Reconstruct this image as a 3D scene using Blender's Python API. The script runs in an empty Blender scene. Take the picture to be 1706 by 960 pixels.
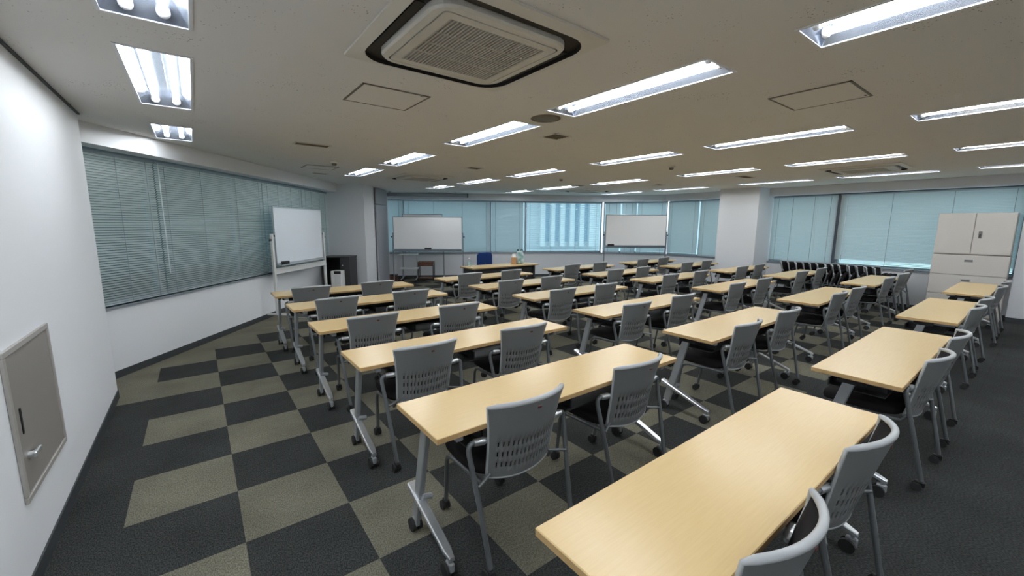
import bpy, bmesh, math, random
from mathutils import Vector, Matrix
random.seed(7)
S = bpy.context.scene
COL = S.collection

# ------------------------------------------------------------------ camera
CAM_H = 1.581
def cam_axes():
    yaw, pitch, roll = .651808, .1525075, .00626284
    cy, sy, cp, sp = math.cos(yaw), math.sin(yaw), math.cos(pitch), math.sin(pitch)
    f = Vector((sy*cp, cy*cp, -sp)); r = Vector((cy, -sy, 0)); u = r.cross(f)
    cr, sr = math.cos(roll), math.sin(roll)
    return cr*r+sr*u, cr*u-sr*r, f
CR, CU, CF = cam_axes()
cam = bpy.data.cameras.new('camera'); cam_o = bpy.data.objects.new('camera', cam); COL.objects.link(cam_o)
cam.sensor_width = 36; cam.lens = 686.05/1706*36; cam.clip_start = .03
m = Matrix((CR, CU, -CF)).transposed().to_4x4(); m.translation = (0, 0, CAM_H)
cam_o.matrix_world = m
S.camera = cam_o

# ------------------------------------------------------------------ world and exposure
W = bpy.data.worlds.new('daylight'); S.world = W; W.use_nodes = True
bg = W.node_tree.nodes['Background']
bg.inputs[0].default_value = (.86, .935, 1.0, 1); bg.inputs[1].default_value = 2.0
S.view_settings.view_transform = 'Standard'; S.view_settings.look = 'None'
S.view_settings.gamma = 1; S.view_settings.use_curve_mapping = False
S.view_settings.exposure = 0.0
TUBE_STRENGTH = 37.0

# ------------------------------------------------------------------ materials
def mat(name, col, rough=.5, metal=0, spec=.5, noise=None, bump=None, coat=0):
    """noise = (scale, amount, second colour); bump = (scale, strength)"""
    m = bpy.data.materials.new(name); m.use_nodes = True
    nt = m.node_tree; b = nt.nodes['Principled BSDF']
    b.inputs['Base Color'].default_value = (*col, 1)
    b.inputs['Roughness'].default_value = rough; b.inputs['Metallic'].default_value = metal
    b.inputs['Specular IOR Level'].default_value = spec
    if coat: b.inputs['Coat Weight'].default_value = coat
    if noise or bump: g = nt.nodes.new('ShaderNodeNewGeometry')
    if noise:
        t = nt.nodes.new('ShaderNodeTexNoise'); t.inputs['Scale'].default_value = noise[0]; t.inputs['Detail'].default_value = 4
        nt.links.new(g.outputs['Position'], t.inputs['Vector'])
        r = nt.nodes.new('ShaderNodeMapRange'); r.inputs[1].default_value = .5-noise[1]; r.inputs[2].default_value = .5+noise[1]
        nt.links.new(t.outputs[0], r.inputs[0])
        x = nt.nodes.new('ShaderNodeMix'); x.data_type = 'RGBA'
        x.inputs[6].default_value = (*col, 1); x.inputs[7].default_value = (*noise[2], 1)
        nt.links.new(r.outputs[0], x.inputs[0]); nt.links.new(x.outputs[2], b.inputs['Base Color'])
    if bump:
        t = nt.nodes.new('ShaderNodeTexNoise'); t.inputs['Scale'].default_value = bump[0]; t.inputs['Detail'].default_value = 3
        nt.links.new(g.outputs['Position'], t.inputs['Vector'])
        bp = nt.nodes.new('ShaderNodeBump'); bp.inputs['Strength'].default_value = bump[1]; bp.inputs['Distance'].default_value = .004
        nt.links.new(t.outputs[0], bp.inputs['Height']); nt.links.new(bp.outputs[0], b.inputs['Normal'])
    return m
def emit(name, col, s):
    m = bpy.data.materials.new(name); m.use_nodes = True; nt = m.node_tree
    b = nt.nodes['Principled BSDF']; b.inputs['Base Color'].default_value = (.9, .9, .9, 1)
    b.inputs['Emission Color'].default_value = (*col, 1); b.inputs['Emission Strength'].default_value = s
    return m
def carpet(name, c1, c2, c3):
    m = bpy.data.materials.new(name); m.use_nodes = True; nt = m.node_tree
    b = nt.nodes['Principled BSDF']; b.inputs['Roughness'].default_value = 1; b.inputs['Specular IOR Level'].default_value = .08
    g = nt.nodes.new('ShaderNodeNewGeometry')
    t = nt.nodes.new('ShaderNodeTexNoise'); t.inputs['Scale'].default_value = 210; t.inputs['Detail'].default_value = 2
    t2 = nt.nodes.new('ShaderNodeTexNoise'); t2.inputs['Scale'].default_value = 2.3; t2.inputs['Detail'].default_value = 5
    mp = nt.nodes.new('ShaderNodeMapping'); mp.inputs['Scale'].default_value = (1, .45, 1); mp.inputs['Rotation'].default_value = (0, 0, .35)
    nt.links.new(g.outputs['Position'], mp.inputs[0]); nt.links.new(mp.outputs[0], t.inputs['Vector'])
    nt.links.new(g.outputs['Position'], t2.inputs['Vector'])
    r = nt.nodes.new('ShaderNodeValToRGB'); e = r.color_ramp.elements
    e[0].position = .36; e[0].color = (*c1, 1); e[1].position = .66; e[1].color = (*c3, 1)
    n = e.new(.5); n.color = (*c2, 1)
    nt.links.new(t.outputs[0], r.inputs[0])
    mr = nt.nodes.new('ShaderNodeMapRange'); mr.inputs[1].default_value = .3; mr.inputs[2].default_value = .7; mr.inputs[3].default_value = .82; mr.inputs[4].default_value = 1.16
    nt.links.new(t2.outputs[0], mr.inputs[0])
    x = nt.nodes.new('ShaderNodeVectorMath'); x.operation = 'SCALE'
    nt.links.new(r.outputs[0], x.inputs[0]); nt.links.new(mr.outputs[0], x.inputs['Scale'])
    nt.links.new(x.outputs[0], b.inputs['Base Color'])
    bp = nt.nodes.new('ShaderNodeBump'); bp.inputs['Strength'].default_value = .25; bp.inputs['Distance'].default_value = .003
    nt.links.new(t.outputs[0], bp.inputs['Height']); nt.links.new(bp.outputs[0], b.inputs['Normal'])
    return m
def wood(name, c1, c2):
    m = bpy.data.materials.new(name); m.use_nodes = True; nt = m.node_tree
    b = nt.nodes['Principled BSDF']; b.inputs['Roughness'].default_value = .27; b.inputs['Specular IOR Level'].default_value = .5
    g = nt.nodes.new('ShaderNodeNewGeometry'); mp = nt.nodes.new('ShaderNodeMapping'); mp.inputs['Scale'].default_value = (1.2, 26, 26)
    t = nt.nodes.new('ShaderNodeTexNoise'); t.inputs['Scale'].default_value = 6; t.inputs['Detail'].default_value = 6
    nt.links.new(g.outputs['Position'], mp.inputs[0]); nt.links.new(mp.outputs[0], t.inputs['Vector'])
    r = nt.nodes.new('ShaderNodeValToRGB'); e = r.color_ramp.elements
    e[0].position = .3; e[0].color = (*c1, 1); e[1].position = .7; e[1].color = (*c2, 1)
    nt.links.new(t.outputs[0], r.inputs[0]); nt.links.new(r.outputs[0], b.inputs['Base Color'])
    return m
def ceiling_board():
    m = bpy.data.materials.new('ceiling_board'); m.use_nodes = True; nt = m.node_tree
    b = nt.nodes['Principled BSDF']; b.inputs['Roughness'].default_value = .95; b.inputs['Specular IOR Level'].default_value = .1
    g = nt.nodes.new('ShaderNodeNewGeometry')
    n = nt.nodes.new('ShaderNodeTexNoise'); n.inputs['Scale'].default_value = 60; n.inputs['Detail'].default_value = 1
    nt.links.new(g.outputs['Position'], n.inputs['Vector'])
    ad = nt.nodes.new('ShaderNodeVectorMath'); ad.operation = 'MULTIPLY_ADD'; ad.inputs[1].default_value = (.016, .016, 0)
    nt.links.new(n.outputs['Color'], ad.inputs[0]); nt.links.new(g.outputs['Position'], ad.inputs[2])
    v = nt.nodes.new('ShaderNodeTexVoronoi'); v.inputs['Scale'].default_value = 55
    nt.links.new(ad.outputs[0], v.inputs['Vector'])
    big = nt.nodes.new('ShaderNodeTexNoise'); big.inputs['Scale'].default_value = 5; big.inputs['Detail'].default_value = 2
    nt.links.new(g.outputs['Position'], big.inputs['Vector'])
    th = nt.nodes.new('ShaderNodeMapRange'); th.inputs[1].default_value = .41; th.inputs[2].default_value = .8; th.inputs[3].default_value = 0.0; th.inputs[4].default_value = .26
    nt.links.new(big.outputs[0], th.inputs[0])
    lt = nt.nodes.new('ShaderNodeMath'); lt.operation = 'LESS_THAN'
    nt.links.new(v.outputs['Distance'], lt.inputs[0]); nt.links.new(th.outputs[0], lt.inputs[1])
    x = nt.nodes.new('ShaderNodeMix'); x.data_type = 'RGBA'
    x.inputs[6].default_value = (.755, .738, .712, 1); x.inputs[7].default_value = (.24, .22, .19, 1)
    nt.links.new(lt.outputs[0], x.inputs[0]); nt.links.new(x.outputs[2], b.inputs['Base Color'])
    return m
def slat_mat(name, col, trans):
    m = bpy.data.materials.new(name); m.use_nodes = True; nt = m.node_tree
    b = nt.nodes['Principled BSDF']; b.inputs['Base Color'].default_value = (*col, 1); b.inputs['Roughness'].default_value = .38
    t = nt.nodes.new('ShaderNodeBsdfTranslucent'); t.inputs[0].default_value = (*[c*1.15 for c in col], 1)
    x = nt.nodes.new('ShaderNodeMixShader'); x.inputs[0].default_value = trans
    o = nt.nodes['Material Output']
    nt.links.new(b.outputs[0], x.inputs[1]); nt.links.new(t.outputs[0], x.inputs[2]); nt.links.new(x.outputs[0], o.inputs[0])
    return m
def glass_mat(name, tint, gloss=.06):
    m = bpy.data.materials.new(name); m.use_nodes = True; nt = m.node_tree
    nt.nodes.remove(nt.nodes['Principled BSDF'])
    t = nt.nodes.new('ShaderNodeBsdfTransparent'); t.inputs[0].default_value = (*tint, 1)
    g = nt.nodes.new('ShaderNodeBsdfGlossy'); g.inputs[1].default_value = .03
    x = nt.nodes.new('ShaderNodeMixShader'); x.inputs[0].default_value = gloss
    nt.links.new(t.outputs[0], x.inputs[1]); nt.links.new(g.outputs[0], x.inputs[2]); nt.links.new(x.outputs[0], nt.nodes['Material Output'].inputs[0])
    return m

M = dict(
    wall=mat('wall_white', (.80, .815, .84), .85, spec=.2, bump=(220, .12)),
    wall_paper=mat('wall_paper_grey', (.69, .70, .72), .9, spec=.2, bump=(300, .1)),
    ceiling=ceiling_board(),
    baseboard=mat('baseboard_vinyl', (.045, .05, .055), .6),
    dark=carpet('carpet_charcoal', (.022, .024, .023), (.043, .045, .043), (.070, .072, .069)),
    olive=carpet('carpet_olive', (.108, .102, .076), (.165, .156, .117), (.228, .215, .166)),
    screed=mat('screed', (.05, .05, .05), .9),
    wood=wood('table_laminate', (.68, .485, .225), (.715, .515, .245)),
    wood_edge=mat('table_edge', (.52, .34, .15), .45),
    silver=mat('silver_paint', (.46, .48, .50), .35, .55),
    chrome=mat('bright_aluminium', (.72, .74, .76), .28, .8),
    steel=mat('dark_steel', (.03, .03, .032), .5),
    black=mat('black_plastic', (.012, .012, .013), .45),
    rubber=mat('rubber', (.02, .02, .02), .7),
    shell=mat('chair_shell_grey', (.185, .19, .187), .42),
    rim=mat('chair_rim_grey', (.44, .455, .46), .38),
    tube=mat('chair_tube', (.17, .18, .185), .36, .45),
    cloth=mat('black_mesh_cloth', (.016, .014, .015), .95, spec=.15, bump=(500, .3)),
    badge=mat('badge', (.10, .02, .018), .5),
    board=mat('whiteboard_face', (.82, .87, .92), .2, spec=.5),
    board_grey=mat('whiteboard_face_grey', (.84, .84, .84), .3),
    frame_white=mat('white_enamel', (.72, .72, .70), .35),
    frame_grey=mat('grey_frame', (.22, .25, .28), .4, .4),
    cream=mat('cream_steel', (.56, .525, .48), .45),
    cream_dark=mat('handle_grey', (.16, .15, .14), .4),
    ac=mat('ac_panel', (.66, .63, .56), .5),
    ac_dark=mat('ac_dark', (.015, .013, .012), .6),
    ac_grille=mat('ac_grille', (.50, .46, .39), .55),
    housing=mat('light_housing', (.47, .52, .61), .18, .85),
    tube_on=emit('fluorescent_tube', (.95, .985, 1.0), TUBE_STRENGTH),
    socket=mat('lamp_socket', (.75, .76, .78), .5),
    hatch_edge=mat('hatch_edge', (.17, .155, .13), .6),
    hatch=mat('hatch_board', (.76, .735, .70), .95, spec=.1),
    grille=mat('vent_brown', (.06, .05, .04), .7),
    speaker=mat('speaker_brown', (.20, .155, .095), .8),
    slat_left=slat_mat('slat_sage', (.72, .78, .77), .04),
    slat=slat_mat('slat_blue_grey', (.52, .585, .60), .22),
    slat_front=slat_mat('slat_front_blue_grey', (.57, .64, .66), .38),
    slat_open=slat_mat('slat_pale', (.60, .72, .78), .40),
    rail=mat('blind_rail', (.40, .47, .50), .4, .2),
    cord=mat('blind_cord', (.22, .27, .29), .8),
    wand=mat('wand_clear', (.75, .78, .80), .2),
    alu=mat('window_aluminium', (.32, .36, .40), .4, .5),
    mullion=mat('mullion_dark', (.05, .065, .09), .4),
    glass=glass_mat('window_glass', (.72, .86, .88)),
    blue=mat('blue_fabric', (.012, .035, .14), .9, spec=.2),
    door=mat('grey_door_panel', (.33, .335, .36), .5),
    metal_door=mat('access_hatch_grey', (.27, .25, .225), .45),
    metal_frame=mat('access_hatch_frame', (.42, .40, .37), .4, .2),
    wood_red=mat('reddish_wood', (.13, .045, .028), .45, noise=(14, .25, (.20, .075, .04))),
    white_plastic=mat('white_plastic', (.78, .78, .76), .4),
    clear=glass_mat('clear_plastic', (.92, .94, .95), .12),
    orange=mat('carton_orange', (.50, .27, .12), .7),
    bag=mat('bag_white', (.62, .70, .70), .6, noise=(9, .12, (.16, .34, .34))),
    green=mat('bag_green', (.03, .10, .10), .7),
    bldg=mat('facade_pale', (.72, .76, .80), .8),
    bldg_fin=mat('facade_fin', (.85, .88, .92), .7),
    bldg_glass=mat('facade_glass', (.30, .46, .60), .15, spec=.8),
)

# ------------------------------------------------------------------ mesh helpers
def NB(): return bmesh.new()
def link(o, parent=None):
    COL.objects.link(o)
    if parent: o.parent = parent
    return o
def fin(name, bm, m, parent=None, loc=None, rz=0, smooth=False, kind=None):
    me = bpy.data.meshes.new(name)
    bmesh.ops.recalc_face_normals(bm, faces=bm.faces[:])
    if smooth:
        for f in bm.faces: f.smooth = True
    bm.to_mesh(me); bm.free()
    for x in (m if isinstance(m, (list, tuple)) else [m]): me.materials.append(M[x])
    o = bpy.data.objects.new(name, me)
    if loc is not None: o.location = loc
    if rz: o.rotation_euler.z = rz
    if kind: o['kind'] = kind
    return link(o, parent)
def inst(name, me, parent=None, loc=(0, 0, 0), rz=0):
    o = bpy.data.objects.new(name, me); o.location = loc; o.rotation_euler.z = rz
    return link(o, parent)
def thing(name, label, cat, loc=(0, 0, 0), rz=0, group=None):
    o = bpy.data.objects.new(name, None); o.location = loc; o.rotation_euler.z = rz; o.empty_display_size = .1
    tag(o, label, cat, group); return link(o)
def tag(o, label, cat, group=None):
    o['label'] = label; o['category'] = cat
    if group: o['group'] = group
    return o
def struct(o): o['kind'] = 'structure'; return o
def copy_tree(o, parent=None):
    c = o.copy(); COL.objects.link(c); c.parent = parent
    for ch in o.children: copy_tree(ch, c)
    return c
def box(bm, x0, x1, y0, y1, z0, z1, bev=0, mx=None, mi=0, seg=1):
    r = bmesh.ops.create_cube(bm, size=1, matrix=Matrix.LocRotScale(((x0+x1)/2, (y0+y1)/2, (z0+z1)/2), None, (abs(x1-x0), abs(y1-y0), abs(z1-z0))))
    vs = r['verts']
    if bev:
        es = list({e for v in vs for e in v.link_edges})
        q = bmesh.ops.bevel(bm, geom=es, offset=bev, segments=seg, affect='EDGES', profile=.5)
        vs = list({v for f in q['faces'] for v in f.verts} | {v for v in vs if v.is_valid})
    if mi:
        for f in {f for v in vs for f in v.link_faces}: f.material_index = mi
    if mx is not None: bmesh.ops.transform(bm, matrix=mx, verts=vs)
    return vs
def ring(c, a, b, rx, ry, n, ph=0):
    return [c + a*(rx*math.cos(2*math.pi*i/n+ph)) + b*(ry*math.sin(2*math.pi*i/n+ph)) for i in range(n)]
def tube(bm, pts, rad, n=8, closed=False, flat=None, up=None):
    """sweep; rad may be a list; flat=(rx,ry) gives an ellipse oriented by 'up'"""
    pts = [Vector(p) for p in pts]; rings = []
    N = len(pts); prev = None
    for i, p in enumerate(pts):
        if closed: d = (pts[(i+1) % N]-pts[i-1])
        else: d = (pts[min(i+1, N-1)]-pts[max(i-1, 0)])
        d.normalize()
        if up is not None: a = d.cross(Vector(up))
        elif prev is None:
            a = d.cross(Vector((0, 0, 1)))
            if a.length < .2: a = d.cross(Vector((0, 1, 0)))
        else: a = prev - d*prev.dot(d)
        a.normalize(); b = d.cross(a); prev = a
        r = rad[i] if isinstance(rad, (list, tuple)) else rad
        rx, ry = flat if flat else (r, r)
        rings.append([bm.verts.new(q) for q in ring(p, a, b, rx, ry, n)])
    for i in range(N if closed else N-1):
        A, B = rings[i], rings[(i+1) % N]
        for k in range(n):
            f = bm.faces.new((A[k], A[(k+1) % n], B[(k+1) % n], B[k])); f.smooth = True
    if not closed:
        for R_ in (rings[0], rings[-1]):
            bm.faces.new([bm.verts.new(v.co) for v in R_])
def cyl(bm, p, q, r, n=12, r2=None): tube(bm, [p, q], [r, r if r2 is None else r2], n)
def lathe(bm, prof, c, n=20, axis='z'):
    rings = []
    for (r, h) in prof:
        R_ = []
        for i in range(n):
            a = 2*math.pi*i/n
            R_.append(bm.verts.new((c[0]+r*math.cos(a), c[1]+r*math.sin(a), c[2]+h)))
        rings.append(R_)
    for A, B in zip(rings, rings[1:]):
        for k in range(n):
            f = bm.faces.new((A[k], A[(k+1) % n], B[(k+1) % n], B[k])); f.smooth = True
    for R_ in (rings[0], rings[-1]):
        bm.faces.new([bm.verts.new(v.co) for v in R_])
def bezier_bend(p0, p1, p2, n=5):
    p0, p1, p2 = map(Vector, (p0, p1, p2))
    return [p0*(1-t)**2+p1*2*t*(1-t)+p2*t*t for t in [i/n for i in range(n+1)]]
def poly_prism(bm, pts, z0, z1):
    a = [bm.verts.new((x, y, z0)) for x, y in pts]; b = [bm.verts.new((x, y, z1)) for x, y in pts]
    n = len(pts); bm.faces.new(a); bm.faces.new(b)
    for i in range(n): bm.faces.new((a[i], a[(i+1) % n], b[(i+1) % n], b[i]))
def rot_mx(loc, rz): return Matrix.LocRotScale(loc, Matrix.Rotation(rz, 3, 'Z'), None)

# ------------------------------------------------------------------ room plan
HC = 2.466                      # ceiling height
SILL, WTOP = .735, 2.275        # window opening
V2 = lambda x, y: Vector((x, y))
LD = V2(.588, .809); LN = V2(.809, -.588)            # left window wall: direction, inward normal
LA = V2(-.78, 5.63)
LP = LA + LD*5.46                                    # pillar start on the left wall
FA, FB = V2(4.15, 11.93), V2(10.10, 8.60)            # front window wall
FD = (FB-FA).normalized(); FN = V2(FD.y, -FD.x)
if FN.dot(V2(0, -1)) < 0: FN = -FN
CB = V2(11.05, 7.0)                                  # end of the chamfer
CD = (CB-FB).normalized(); CN = V2(CD.y, -CD.x)
if CN.dot(V2(-1, -1)) < 0: CN = -CN
XR = 11.05; YB = -2.6; XL = -.69
def clip_room(bm, grow=.0):
    for (p, n) in ((LA-LN*grow, -LN), (FA-FN*grow, -FN), (FB-CN*grow, -CN), (V2(XR+grow, 0), V2(1, 0)), (V2(0, YB-grow), V2(0, -1)), (V2(-1.3, 0), V2(-1, 0))):
        g = bm.verts[:]+bm.edges[:]+bm.faces[:]
        bmesh.ops.bisect_plane(bm, geom=g, plane_co=(p.x, p.y, 0), plane_no=(n.x, n.y, 0), clear_outer=True)

# floor --------------------------------------------------------------
bm = NB(); box(bm, -1.4, 11.6, YB-.2, 12.6, -.2, -.006); clip_room(bm, .18)
floor = struct(fin('floor', bm, 'screed'))
GX, GY = .0656, 2.2689
def in_frame(p):
    d = Vector(p)-Vector((0, 0, CAM_H)); z = d.dot(CF)
    if z < .1: return None
    return 853+686.05*d.dot(CR)/z, 480-686.05*d.dot(CU)/z
tiles = []
for i in range(-4, 23):
    for j in range(-11, 21):
        x0, y0 = GX+.5*i, GY+.5*j
        cx, cy = x0+.25, y0+.25
        bm = NB(); box(bm, x0+.0003, x0+.4997, y0+.0003, y0+.4997, -.006, 0)
        n0 = sum(f.calc_area() for f in bm.faces)
        clip_room(bm, 0)
        if not bm.faces: bm.free(); continue
        whole = abs(sum(f.calc_area() for f in bm.faces)-n0) < 1e-6
        if whole: bm.free(); bm = None
        ul = V2(x0, y0+.5)
        olive = (i+j) % 2 == 0
        if (ul-LA).dot(LN) < 0.02: olive = j >= 5
        if i <= -2: olive = j >= 5
        if j <= -3: olive = False
        if x0 < XL-.5 and y0 < 4.5: 
            if bm: bm.free()
            continue
        px = in_frame((cx, cy, 0))
        vis = 0
        if px and -120 < px[0] < 1826 and 300 < px[1] < 1090: vis = 1/max(cx*cx+cy*cy, .1)
        tiles.append((vis, x0, y0, olive, bm))
tiles.sort(key=lambda t: -t[0])
bm = NB(); box(bm, .0003, .4997, .0003, .4997, -.006, 0)
tile_me = {}
for k in ('dark', 'olive'):
    me = bpy.data.meshes.new('carpet_tile'); bm.to_mesh(me); me.materials.append(M[k]); tile_me[k] = me
bm.free()
rest = NB()
for n, (vis, x0, y0, olive, b) in enumerate(tiles):
    if n < 300 and vis > 0:
        if b is None: inst('carpet_tile', tile_me['olive' if olive else 'dark'], floor, (x0, y0, 0))
        else: fin('carpet_tile', b, 'olive' if olive else 'dark', floor)
    else:
        if b is None: b = NB(); box(b, x0+.0003, x0+.4997, y0+.0003, y0+.4997, -.006, 0)
        for f in b.faces:
            nf = rest.faces.new([rest.verts.new(v.co) for v in f.verts]); nf.material_index = 1 if olive else 0
        b.free()
fin('carpet_tile_field', rest, ['dark', 'olive'], floor, kind='stuff')

# ceiling with openings for the recessed lights ------------------------
LXC = [-.09, 2.412, 4.770, 7.03, 9.38]       # light columns
FW, FL = .30, 1.28
LROWS = [(-2.17, -.89), (-.45, .83), (1.25, 2.53), (2.95, 4.23), (5.00, 6.28), (6.85, 8.08), (8.80, 10.05)]
FIX = []
for c, xc in enumerate(LXC):
    for r, (y0, y1) in enumerate(LROWS):
        if c == 0:
            if r > 4: continue
            if r == 2: y0, y1 = 1.27, 2.55
            if r == 3: y0, y1 = 2.97, 4.27
            if r == 4: y0, y1 = 5.08, 5.88
        if c == 1 and r == 6: continue
        if c == 2 and r == 6: y0, y1 = 8.70, 9.62
        if c == 3 and r == 6: y0, y1 = 8.45, 9.35
        if c == 4 and r == 5: y0, y1 = 6.80, 8.00
        if c == 4 and r == 6: continue
        FIX.append((c, r, xc, y0, y1))
bm = NB()
xs = sorted({-1.4, 11.6} | {round(x+s*FW/2, 4) for x in LXC for s in (-1, 1)})
for xa, xb in zip(xs, xs[1:]):
    col = [f for f in FIX if abs(f[2]-(xa+xb)/2) < .01]
    cuts = [(f[3], f[4]) for f in col]
    y = YB-.2; spans = []
    for a, b in sorted(cuts): spans.append((y, a)); y = b
    spans.append((y, 12.6))
    for a, b in spans: box(bm, xa, xb, a, b, HC, HC+.02)
clip_room(bm, .18)
ceiling = struct(fin('ceiling', bm, 'ceiling'))
bm = NB(); box(bm, -1.4, 11.6, YB-.2, 12.6, HC+.2, HC+.3); clip_room(bm, .18)
struct(fin('ceiling_slab', bm, 'screed'))

# walls ----------------------------------------------------------------
def wall_seg(bm, A, B, N, z0, z1, t=.16, off=0):
    """vertical slab whose room face runs A->B; N points into the room"""
    A2, B2 = A+N*off, B+N*off
    poly_prism(bm, [A2, B2, B2-N*t, A2-N*t], z0, z1)
bm = NB(); box(bm, XL-.6, XL, YB-.16, 5.0, 0, HC+.02)
wl = struct(fin('wall_left', bm, 'wall'))
bm = NB(); box(bm, XL-.7, 11.4, YB-.16, YB, 0, HC+.02); struct(fin('wall_back', bm, 'wall'))
def window_wall(name, A, B, N, wallm='wall'):
    bm = NB(); wall_seg(bm, A, B, N, 0, SILL); wall_seg(bm, A, B, N, WTOP+.03, HC+.02)
    return struct(fin(name, bm, wallm))
window_wall('wall_window_left', LA-LD*.9, LP+LD*.3, LN)
window_wall('wall_front', FA, FB, FN, 'wall_paper')
window_wall('wall_front_corner', FB, CB, CN, 'wall_paper')
window_wall('wall_right', V2(XR, .36), V2(XR, 7.0), V2(-1, 0), 'wall_paper')
bm = NB(); box(bm, 10.86, 11.22, YB, .36, 0, HC+.02); struct(fin('wall_right_near', bm, 'wall_paper'))
# pillar on the left, between the two glazed walls; its far half is a grey door leaf with a transom
P1 = LP; P2 = LP+LN*.803; P3 = P2+LD*.754; P4 = P2+LD*1.72
bm = NB(); poly_prism(bm, [P1-LN*.2, P2, P3, P3-LN*1.0], 0, HC+.02); struct(fin('wall_pillar_left', bm, 'wall_paper'))
bm = NB(); poly_prism(bm, [P3-LN*.06, P4-LN*.06, P4+LD*.45-LN*.06, P4+LD*.45-LN*.2, P3-LN*.2], 0, HC+.02); struct(fin('wall_door_recess', bm, 'wall_paper'))
def on_left(s, n, z): p = P2+LD*s+LN*n; return Vector((p.x, p.y, z))
ang_l = math.atan2(LD.y, LD.x); ang_f = math.atan2(FD.y, FD.x); ang_c = math.atan2(CD.y, CD.x)
dr = fin('door_1', (lambda b: (box(b, .0, .93, -.058, -.018, .005, 2.05, .004), b)[1])(NB()), 'door', None, (P3.x, P3.y, 0), ang_l); struct(dr)
bm = NB(); box(bm, 0, .93, -.058, -.024, 2.07, 2.45, .004); fin('transom_panel', bm, 'door', dr)
bm = NB(); box(bm, .02, .45, -.024, -.018, 2.12, 2.40, .002); box(bm, .48, .91, -.024, -.018, 2.12, 2.40, .002); fin('transom_plate', bm, 'frame_grey', dr)
bm = NB(); box(bm, .80, .83, -.018, .012, 1.20, 1.32, .004); fin('door_handle', bm, 'steel', dr)
# pillar on the right
bm = NB(); box(bm, 10.30, 11.2, 4.22, 5.12, 0, HC+.02, .004); struct(fin('wall_pillar_right', bm, 'wall_paper'))

# dropped soffits above the windows, baseboards, sills ------------------
def seg_prism(name, A, B, N, d0, d1, z0, z1, m):
    bm = NB(); poly_prism(bm, [A+N*d0, B+N*d0, B+N*d1, A+N*d1], z0, z1); return struct(fin(name, bm, m))
seg_prism('trim_1', LA-LD*.75, LP, LN, 0, .21, 2.285, HC+.005, 'wall')
seg_prism('trim_2', FA+FD*.1, FB-FD*.03, FN, 0, .20, 2.285, HC+.005, 'wall_paper')
seg_prism('trim_3', FB-CD*.05, CB+CD*.05, CN, 0, .20, 2.285, HC+.005, 'wall_paper')
seg_prism('trim_4', V2(XR, 5.12), V2(XR, 7.05), V2(-1, 0), 0, .20, 2.285, HC+.005, 'wall_paper')
seg_prism('trim_5', V2(XR, .36), V2(XR, 4.22), V2(-1, 0), 0, .20, 2.285, HC+.005, 'wall_paper')
BBH = .075
seg_prism('baseboard_left', V2(XL, YB), V2(XL, 5.0), V2(1, 0), 0, .008, 0, BBH, 'baseboard')
seg_prism('baseboard_left_end', V2(XL, 5.0), V2(XL-.55, 5.0), V2(0, 1), 0, .008, 0, BBH, 'baseboard')
seg_prism('baseboard_window_left', LA-LD*.75, LP, LN, 0, .008, 0, BBH, 'baseboard')
seg_prism('baseboard_pillar_left', P1, P2, -LD, 0, .008, 0, BBH, 'baseboard')
seg_prism('baseboard_pillar_side', P2, P3, LN, 0, .008, 0, BBH, 'baseboard')
seg_prism('baseboard_front', FA+FD*.2, FB, FN, 0, .008, 0, BBH, 'baseboard')
seg_prism('baseboard_corner', FB, CB, CN, 0, .008, 0, BBH, 'baseboard')
seg_prism('baseboard_right', V2(XR, .36), V2(XR, 4.22), V2(-1, 0), 0, .008, 0, BBH, 'baseboard')
seg_prism('baseboard_right_far', V2(XR, 5.12), V2(XR, 7.0), V2(-1, 0), 0, .008, 0, BBH, 'baseboard')
seg_prism('baseboard_right_near', V2(10.86, YB), V2(10.86, .36), V2(-1, 0), 0, .008, 0, BBH, 'baseboard')
bm = NB(); box(bm, 10.292, 10.30, 4.212, 5.128, 0, BBH); box(bm, 10.292, 11.05, 4.212, 4.22, 0, BBH); struct(fin('baseboard_pillar_right', bm, 'baseboard'))
# dark shadow joint along the near wall and ceiling
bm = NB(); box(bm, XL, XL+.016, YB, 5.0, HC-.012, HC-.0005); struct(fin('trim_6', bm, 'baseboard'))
nt = 7
def sill(A, B, N):
    global nt
    o = seg_prism('trim_%d' % nt, A, B, N, -.15, .022, SILL-.022, SILL, 'alu'); nt += 1
sill(LA-LD*.7, LP, LN); sill(FA+FD*.1, FB, FN); sill(FB, CB, CN); sill(V2(XR, 5.12), V2(XR, 7.0), V2(-1, 0)); sill(V2(XR, .36), V2(XR, 4.22), V2(-1, 0))

# windows: frame + panes; local x runs along the wall, local -y is the room ----
nw = 1
def window(A, B, N, divs, fm='alu'):
    global nw
    D = (B-A); L = D.length; D.normalize()
    rz = math.atan2(D.y, D.x)
    w = bpy.data.objects.new('window_%d' % nw, None); nw += 1; w.location = (A.x, A.y, 0); w.rotation_euler.z = rz; link(w); struct(w)
    s = 1 if V2(-math.sin(rz), math.cos(rz)).dot(N) < 0 else -1      # outward sign on local y
    bm = NB()
    ya, yb = s*.10, s*.15
    box(bm, 0, L, ya, yb, SILL, SILL+.05); box(bm, 0, L, ya, yb, WTOP-.03, WTOP+.03)
    if fm == 'mullion':
        for d in divs: box(bm, d-.07, d+.07, s*.06, s*.16, SILL+.05, WTOP-.03)
    for d in [0]+divs+[L]: box(bm, max(0, d-.03), min(L, d+.03), ya, yb, SILL+.05, WTOP-.03)
    fin('window_frame', bm, fm, w)
    for a, b in zip([0]+divs, divs+[L]):
        bm = NB(); box(bm, a+.03, b-.03, s*.123, s*.129, SILL+.05, WTOP-.03); fin('pane', bm, 'glass', w)
    return w
window(LA-LD*.7, LP, LN, [1.50, 3.0, 4.5])
window(FA+FD*.12, FB, FN, [.65, 3.2, 4.28])
window(FB, CB, CN, [.95])
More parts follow.
